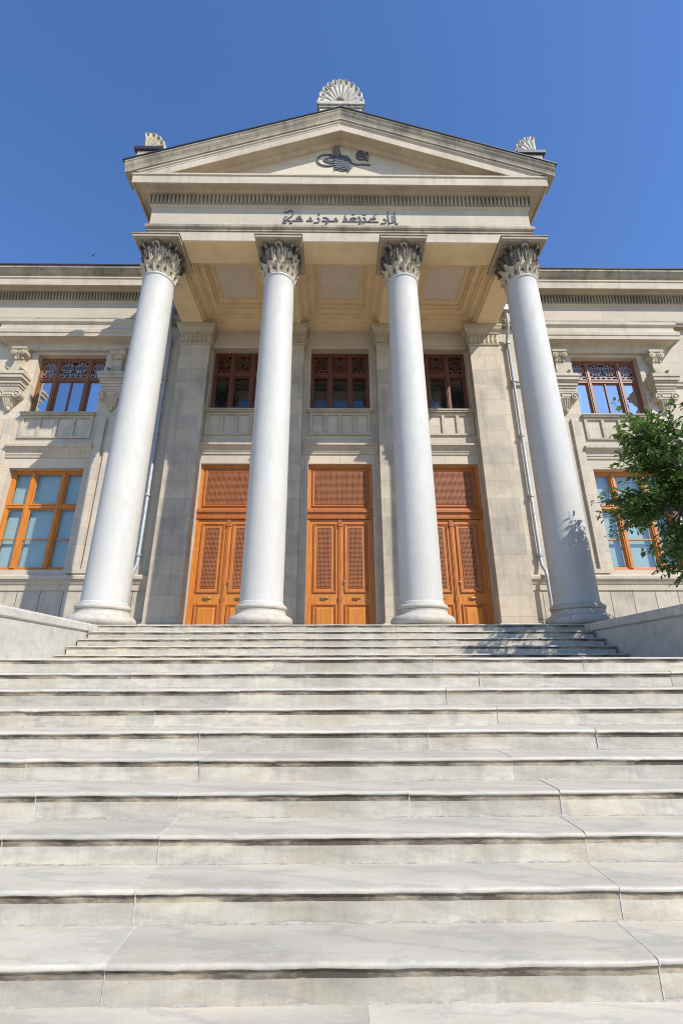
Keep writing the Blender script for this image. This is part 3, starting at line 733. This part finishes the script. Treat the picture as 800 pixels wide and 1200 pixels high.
# transom panel
mb.box(-.873, .873, .012, .06, 3.711, HD-.077)
bev_rect(mb, -.84, .84, 3.76, HD-.12, .1, .012, .035, 1)
mb.box(-.74, .74, .004, .014, 3.86, HD-.22, 2)
door0 = obj('door', mb, [M['wood'], M['woodtrim'], M['latback']], mus, loc=DL, bevel=.004)
mb = MB(); lattice(mb, -.735, .735, 3.865, HD-.225, .002)
obj('lattice', mb, M['lat'], door0, loc=DL)
for s in (-1, 1):
    mb = MB(); x0, x1 = (-.872, -.006) if s < 0 else (.006, .872)
    mb.box(x0, x1, .0, .06, .02, 3.375)
    cx = (x0+x1)/2-s*.0
    bev_rect(mb, cx-.335, cx+.335, 1.24, 3.26, .085, 0, .035, 1)
    mb.box(cx-.19, cx+.19, -.006, .004, 1.40, 3.12, 2); frame_rect(mb, cx-.205, cx+.205, 1.385, 3.135, .018, -.018, .002, 1)
    bev_rect(mb, cx-.335, cx+.335, .14, .95, .085, 0, .035, 1)
    mb.rings([[(cx+a*w, y, .545+b*h) for a, b in ((-1, -1), (1, -1), (1, 1), (-1, 1))] for w, h, y in ((.245, .315, .0), (.21, .28, -.03))])
    if s > 0: mb.box(-.045, .045, -.035, -.001, .03, 3.37, 0); mb.box(-.02, .02, -.045, -.034, .03, 3.37, 1); mb.box(-.06, .06, -.055, -.001, 3.16, 3.30, 1); mb.box(-.055, .055, -.05, -.001, 1.03, 1.15, 1)
    obj('leaf', mb, [M['wood'], M['woodtrim'], M['latback']], door0, loc=DL, bevel=.003)
    mb = MB(); lattice(mb, cx-.185, cx+.185, 1.405, 3.115, -.008)
    obj('lattice', mb, M['lat'], door0, loc=DL)
    mb = MB(); mb.box(cx-.125, cx+.125, -.012, .0, 1.075, 1.135); mb.box(cx-.10, cx+.10, -.022, -.011, 1.09, 1.10); mb.tube([(cx-.1, -.012, 1.12), (cx-.06, -.05, 1.105), (cx+.06, -.05, 1.105), (cx+.1, -.012, 1.12)], .013, 8, 0)
    obj('letter_flap', mb, [M['brass'], M['dark']], door0, loc=DL)
mb = MB(); mb.box(.085, .15, -.012, -.0005, 1.33, 1.62); mb.box(.105, .13, -.016, -.011, 1.42, 1.50, 1); mb.lathe([(.022, -.02), (.03, 0), (.022, .02)], (.117, -.035, 1.55), 12)
obj('keyhole_plate', mb, [M['brass'], M['dark']], door0, loc=DL)
doors = [door0]
for x in (0, 3.2): doors.append(copy_tree(door0, (x, YD, FLZ), mus))

# lintel mouldings and window aprons on the portico wall
for cx in (-3.2, 0, 3.2):
    mb = MB()
    h = 1.15 if cx == 0 else 1.04
    c = cx if cx == 0 else cx+(.03 if cx < 0 else -.03)
    mb.sweep([(-.02, 6.30), (.03, 6.30), (.04, 6.36), (.06, 6.38), (.06, 6.44), (.10, 6.48), (.13, 6.53), (.18, 6.55), (.18, 6.61), (.02, 6.66), (-.02, 6.66)], [(c-h, YW), (c+h, YW)])
    obj('door_lintel', mb, M['trim'], mus, origin=ROOT, smooth=25)
def apron(mb, cx, hw, z0, z1, y, n=4):
    """panelled apron: frame bars standing out of the wall"""
    mb.box(cx-hw, cx+hw, y-.05, y+.01, z0, z0+.07); mb.box(cx-hw, cx+hw, y-.05, y+.01, z1-.09, z1)
    for k in range(n+1):
        x = cx-hw+.05+(2*hw-.1)*k/n; mb.box(x-.05, x+.05, y-.0495, y+.01, z0+.07, z1-.09)
    mb.box(cx-hw-.03, cx+hw+.03, y-.11, y+.01, z1+.002, z1+.055); mb.box(cx-hw-.05, cx+hw+.05, y-.14, y+.2, z1+.057, z1+.10)
for cx in (-3.2, 0, 3.2):
    mb = MB(); apron(mb, cx, .95, 6.95, 7.74, YW)
    obj('window_apron', mb, M['sill'], mus, origin=ROOT, bevel=.006)

# ---------------------------------------------------------------- windows
def window(loc, hw, h, ztr, mull, mw, wood_, gl, glc, back, backc, bars=(), thin=True, grille=False, bd=.12, gmat=None):
    """local: x centre, y = frame front, z from the sill up"""
    mb = MB(); fwid = .085
    frame_rect(mb, -hw, hw, 0, h, fwid, -.05, .06)
    for x in (-mull, mull):
        mb.box(x-mw/2, x+mw/2, -.075, .05, fwid, h-fwid); mb.box(x-mw*.22, x+mw*.22, -.095, -.074, fwid, h-fwid)
    edges = [-hw+fwid, -mull-mw/2, -mull+mw/2, mull-mw/2, mull+mw/2, hw-fwid]
    for k in range(3):
        a, b = edges[2*k], edges[2*k+1]
        mb.box(a, b, -.065, .045, ztr-.06, ztr+.06); mb.box(a, b, -.085, -.064, ztr+.02, ztr+.05)
        for zb in bars: mb.box(a, b, -.03, .03, zb-.02, zb+.02)
        for z0, z1 in ((fwid, ztr-.06), (ztr+.06, h-fwid)):
            frame_rect(mb, a, b, z0, z1, .035, -.035, .03)
    if thin:
        mb.box(-.022, .022, -.04, .03, fwid, ztr-.06)
    o = obj('window', mb, wood_, mus, loc=loc, bevel=.006)
    for k in range(3):
        a, b = edges[2*k], edges[2*k+1]
        for z0, z1 in ((fwid, ztr-.06), (ztr+.06, h-fwid)):
            p = MB(); p.box(a+.01, b-.01, .0, .008, z0+.01, z1-.01)
            obj('pane', p, (M['glassdark'] if grille and z0 > fwid else glc if k == 1 else gl), o, loc=loc)
    p = MB()
    for k in range(3):
        a, b = edges[2*k], edges[2*k+1]
        p.box(a, b, bd, bd+.02, .05, h-.05, 1 if k == 1 else 0)
    p.box(-hw+.01, hw-.01, bd+.05, bd+.07, .01, h-.01, 0)
    obj('blind_or_backing', p, [back, backc], o, loc=loc)  # portico windows: no blind, a near-black sheet with the room's shade as colour
    if grille:
        gm = MB(); zc0, zc1 = ztr+.20, h-fwid-.03
        for k in range(3):
            a, b = edges[2*k], edges[2*k+1]; n = 2 if k != 1 else 4
            n = 1 if k != 1 else 2
            # row of small openings below, scrolls above
            gm.box(a, b, -.05, -.01, ztr+.07, ztr+.095); gm.box(a, b, -.05, -.01, ztr+.16, ztr+.185)
            m_ = 3 if k != 1 else 5
            for q in range(m_+1):
                x = a+(b-a)*q/m_; gm.box(max(a, x-.03), min(b, x+.03), -.045, -.012, ztr+.095, ztr+.16)
            for q in range(n):
                cx = a+(b-a)*(q+.5)/n; hw_ = (b-a)/n/2; cz = (zc0+zc1)/2; rz = (zc1-zc0)/2
                for rr_, sx in ((.8, 1), (.45, 1)):
                    rad_ = min(hw_, rz)*rr_
                    gm.tube([(cx+rad_*math.cos(t*PI/8), -.03, cz+rad_*math.sin(t*PI/8)) for t in range(17)], .014, 6)
                for sx in (-1, 1):
                    for sz in (-1, 1):
                        gm.tube([(cx+sx*hw_, -.03, cz+sz*rz), (cx+sx*hw_*.6, -.03, cz+sz*rz*.95), (cx+sx*hw_*.35, -.03, cz+sz*rz*.6), (cx+sx*hw_*.55, -.03, cz+sz*rz*.3), (cx+sx*hw_*.85, -.03, cz+sz*rz*.25)], .013, 6)
                gm.tube([(cx, -.03, zc0), (cx, -.03, zc1)], .012, 6)
        obj('grille', gm, gmat or M['grille'], o, loc=loc)
    return o
WY = YW+.30
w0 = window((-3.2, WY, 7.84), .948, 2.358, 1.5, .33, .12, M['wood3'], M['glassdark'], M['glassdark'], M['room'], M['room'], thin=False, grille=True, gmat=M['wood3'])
for x in (0, 3.2): copy_tree(w0, (x, WY, 7.84), mus)
VY = YV+.26
wl = window((-BAY[0], VY, 2.802), 1.113, 3.106, 1.95, .46, .14, M['wood'], M['glasslow'], M['glasslow'], M['blind_or_backing'], M['blind_or_backing'], bars=(.95,), thin=False)
wu = window((-BAY[0], VY, 7.792), 1.113, 2.236, 1.42, .52, .14, M['wood2'], M['glassup'], M['glassmid'], M['haze'], M['teal'], grille=True)
for x in (BAY[0], BAY[1], -BAY[1]):
    copy_tree(wl, (x, VY, 2.802), mus); copy_tree(wu, (x, VY, 7.792), mus)

# ---------------------------------------------------------------- window surrounds of the wings
SL = (-BAY[0], YV, 0)
mb = MB()
mb.sweep([(-.02, 10.12), (.09, 10.12), (.12, 10.18), (.13, 10.30), (.20, 10.36), (.40, 10.42), (.41, 10.40), (.43, 10.40), (.43, 10.53), (.455, 10.55), (.455, 10.68), (.42, 10.72), (.37, 10.78), (.36, 10.92), (.41, 10.97), (.43, 11.0), (.43, 11.10), (.0, 11.175), (-.02, 11.175)],
         [(-1.95, .0), (-1.95, -.02), (1.95, -.02), (1.95, .0)])
sur0 = obj('window_surround', mb, M['trim'], mus, loc=SL, smooth=25)
mb = MB()
mb.sweep([(-.02, 6.24), (.03, 6.24), (.04, 6.31), (.06, 6.33), (.06, 6.40), (.10, 6.45), (.14, 6.52), (.19, 6.55), (.19, 6.62), (.02, 6.68), (-.02, 6.68)], [(-1.3, 0), (1.3, 0)])
obj('lintel', mb, M['trim'], sur0, loc=SL, smooth=25)
mb = MB(); apron(mb, 0, 1.115, 6.9, 7.685, 0, 4)
obj('apron', mb, M['sill'], sur0, loc=SL, bevel=.006)
for s in (-1, 1):
    cx = s*1.60
    mb = MB(); mb.box(cx-.30, cx-.06, -.10, .0, 2.80, 7.62); mb.box(cx+.06, cx+.30, -.10, 0, 2.80, 7.62); mb.box(cx-.059, cx+.059, -.02, 0, 2.80, 7.62); mb.box(cx-.33, cx+.33, -.14, 0, 2.67, 2.797)
    obj('lesene', mb, M['wall'], sur0, loc=SL, bevel=.006)
    mb = MB()
    def cw(t): return (.09+.12*t**.7, .05+.13*t**.8)
    mb.rings([[(cx+a*cw(t)[0], y*cw(t)[1], 7.94+.34*t) for a, y in ((-1, 0), (-1, -1), (1, -1), (1, 0))] for t in (0, .1, .25, .5, .75, 1)])
    for k in range(5):
        a = -.8+.4*k
        mb.rings([[(cx+a*cw(t)[0]+q*.016, -cw(t)[1]-o, 7.94+.34*t) for q, o in ((-1, -.01), (-.7, .022), (.7, .022), (1, -.01))] for t in (.06, .25, .5, .75, .97)])
    mb.lathe([(0, -.1), (.05, -.08), (.075, -.03), (.07, .02), (0, .04)], (cx, -.05, 7.94), 10)
    obj('fluted_corbel', mb, M['trim'], sur0, loc=SL, bevel=.004)
    mb = MB()
    mb.box(cx-.22, cx+.22, -.2, 0, 8.285, 8.34); mb.box(cx-.30, cx+.30, -.24, 0, 8.46, 8.52)
    mb.box(cx-.22, cx+.22, -.22, 0, 8.341, 8.459)
    for q in (-1, 1):
        c = (cx+q*.26, -.0, 8.36)
        mb.rings([[(c[0]+r_*math.cos(2*PI*j/18), y, c[2]+r_*math.sin(2*PI*j/18)) for j in range(18)] for y, r_ in ((0, .13), (-.2, .13), (-.245, .125), (-.25, .10), (-.22, .085), (-.22, .05), (-.25, .045), (-.255, .02))])
    # stepped block on top of the lower order
    for z0, z1, hw_, d in ((8.525, 8.62, .30, .25), (8.622, 8.70, .33, .28), (8.702, 8.80, .36, .32), (8.802, 8.86, .38, .35), (8.862, 8.98, .42, .40), (8.982, 9.06, .45, .43), (9.062, 9.14, .40, .36)):
        mb.box(cx-hw_, cx+hw_, -d, 0, z0, z1)
    a, b = (cx+.4, cx+1.6) if s > 0 else (cx-1.6, cx-.4)
    mb.box(a, b, -.07, 0, 8.862, 8.98); mb.box(a, b, -.10, 0, 8.982, 9.06)
    obj('ionic_capital', mb, M['trim'], sur0, loc=SL, bevel=.006)
    mb = MB()
    mb.rings([[(cx+a*w, y, z) for a, y in ((-1, 0), (-1, -d), (1, -d), (1, 0))] for w, d, z in ((.26, .26, 9.142), (.24, .25, 9.2), (.17, .2, 9.36), (.14, .17, 9.5), (.135, .165, 9.72))])
    for q in (-1, 1):
        for z, r_ in ((9.92, .115), (9.30, .05)):
            mb.rings([[(cx+q*(.15 if z > 9.5 else .22)+rr_*math.cos(2*PI*j/14), y, z+rr_*math.sin(2*PI*j/14)) for j in range(14)] for y, rr_ in ((0, r_), (-.24, r_), (-.29, r_*.8), (-.29, r_*.45), (-.31, r_*.3))])
    mb.rings([[(cx+a*w, y, z) for a, y in ((-1, 0), (-1, -d), (1, -d), (1, 0))] for w, d, z in ((.135, .165, 9.721), (.16, .22, 9.80), (.18, .27, 9.95), (.22, .27, 10.02), (.24, .30, 10.03), (.24, .30, 10.115))])
    for k in range(3):
        def fn(u, v, sd, x=cx-.11+.11*k):
            t = (u-.5)*2; w = .05*math.sin(min(1, .3+v*.7)*PI*.9+.15)
            return (x+t*w, -(.19+.03*(1-abs(t))+.10*v*v) if sd == 0 else -.15, 9.70+.26*v)
        mb.grid(fn, 5, 6)
    obj('upper_pier', mb, M['cap'], sur0, loc=SL, smooth=35)
for x in (BAY[0], BAY[1], -BAY[1]): copy_tree(sur0, (x, YV, 0), mus)

# downpipes in the corners beside the portico
for s in (-1, 1):
    x = s*5.62; mb = MB()
    yp = YV-.10
    pts = [(x, yp-.24, 12.35), (x, yp-.24, 11.6), (x, yp-.22, 11.0), (x, yp-.05, 10.75), (x, yp, 10.6), (x, yp, 3.0), (x, yp-.06, 2.85), (x, yp-.2, 2.7), (x, yp-.24, 2.55), (x, yp-.24, GZ+.02)]
    mb.tube(pts, .05, 14)
    for z in (10.5, 9.0, 7.0, 5.0, 3.2): mb.lathe([(.062, -.04), (.075, -.035), (.075, .035), (.062, .04)], (x, yp, z), 14); mb.box(x-.02, x+.02, yp, YV+.01, z-.02, z+.02)
    mb.box(x-.12, x+.12, yp-.36, yp-.12, 11.6, 11.82)
    obj('downpipe', mb, M['pipe'], mus, origin=(x, yp, GZ), smooth=35)

# ---------------------------------------------------------------- tree beside the steps
def build_tree():
    rnd = random.Random(11)
    base = Vector((7.3, 7.2, GZ)); C = Vector((6.5, 6.45, 2.7)); RX = Vector((2.2, 2.05, 1.72))
    wood_mb = MB(); leaf = MB()
    top = Vector((7.1, 7.1, 1.6))
    wood_mb.tube([base, base+Vector((-.03, .02, 1.2)), base+Vector((-.12, -.05, 2.4)), top], [.15, .125, .11, .09], 10)
    limbs = []
    for k in range(11):
        a = 2*PI*k/11+rnd.uniform(-.3, .3); el = rnd.uniform(-.25, 1.2)
        d = Vector((math.cos(a)*math.cos(el), math.sin(a)*math.cos(el), math.sin(el)))
        e = C+Vector((d.x*RX.x, d.y*RX.y, d.z*RX.z))*rnd.uniform(.65, .85)
        mid = top.lerp(e, .45)+Vector((rnd.uniform(-.15, .15), rnd.uniform(-.15, .15), rnd.uniform(.1, .35)))
        pts = []
        for t in [q/8 for q in range(9)]:
            pts.append(top*(1-t)**2+mid*2*t*(1-t)+e*t*t)
        wood_mb.tube(pts, [.055*(1-t/8)+.012 for t in range(9)], 7)
        limbs += pts[2:]
    def add_leaf(p, out):
        ln = rnd.choice((rnd.uniform(.04, .075), rnd.uniform(.06, .11))); w = ln*rnd.uniform(.30, .40)
        d = (out*.7+Vector((rnd.gauss(0, .6), rnd.gauss(0, .6), rnd.gauss(-.25, .5)))).normalized()
        sd = d.cross(Vector((rnd.gauss(0, .5), rnd.gauss(0, .5), 1))).normalized(); nn = sd.cross(d)
        b = len(leaf.v); st = p+d*.025
        for q in (p, st+d*ln*.30+sd*w+nn*.010, st+d*ln*.65+sd*w*.75+nn*.006, st+d*ln-nn*.012, st+d*ln*.65-sd*w*.75+nn*.006, st+d*ln*.30-sd*w+nn*.010, st+d*ln*.4-nn*.004): leaf.v.append(tuple(q))
        for q in ((0, 1, 6), (1, 2, 6), (2, 3, 6), (3, 4, 6), (4, 5, 6), (5, 0, 6)): leaf.face([b+i for i in q])
    lumps = []
    for k in range(60):
        v = Vector((rnd.gauss(0, 1), rnd.gauss(0, 1), rnd.gauss(0, 1))).normalized()
        lumps.append(C+Vector((v.x*RX.x, v.y*RX.y, v.z*RX.z))*rnd.choice((.45, .75, .85, .95, 1.05, 1.12)))
    for k in range(1400):
        lp = rnd.choice(lumps); tip = lp+Vector((rnd.gauss(0, .2), rnd.gauss(0, .2), rnd.gauss(0, .16)))
        st = min(limbs, key=lambda q: (q-tip).length+rnd.uniform(0, .15))
        if (tip-st).length > 1.3: st = tip+(st-tip)*(1.3/(tip-st).length)
        mid = st.lerp(tip, .5)+Vector((rnd.gauss(0, .07), rnd.gauss(0, .07), .08))
        pts = [st*(1-t)**2+mid*2*t*(1-t)+tip*t*t for t in (0, .25, .5, .75, 1)]
        wood_mb.tube(pts, [.011, .009, .007, .005, .003], 5)
        out = (tip-st).normalized() if (tip-st).length > .01 else Vector((0, 0, 1))
        for q in range(rnd.randint(20, 34)):
            t = rnd.uniform(.2, 1); p = st*(1-t)**2+mid*2*t*(1-t)+tip*t*t
            add_leaf(p+Vector((rnd.gauss(0, .035), rnd.gauss(0, .035), rnd.gauss(0, .035))), out)
    root = empty('broadleaf_tree', base, 'small broadleaf tree with a loose dark green crown beside the shaded marble wall', 'tree')
    obj('trunk', wood_mb, M['bark'], root, origin=base, smooth=60)
    obj('crown', leaf, M['leaf'], root, origin=C, recalc=False)
build_tree()

# ---------------------------------------------------------------- a bird passing high over the left wing
bm_ = MB(); c = Vector((-14.77, 21.0, 23.98))
bm_.tube([c+Vector((.03, 0, -.13)), c+Vector((.02, 0, -.07)), c, c+Vector((-.01, 0, .07)), c+Vector((-.03, 0, .12))], [.008, .026, .036, .026, .01], 8)
for s in (-1, 1):
    bm_.rings([[c+Vector((-.02+x*s*.35, -.03+y, z*s+dz)) for y, dz in ((0, 0), (.02, .0), (.02, w), (0, w))] for x, z, y, w in ((.01, .0, 0, .06), (.16, .06, .0, .06), (.30, .16, .0, .012))])
tag(obj('bird', bm_, M['bird'], None, origin=c, smooth=40), 'tiny dark bird flying in the blue sky above the roof', 'bird')
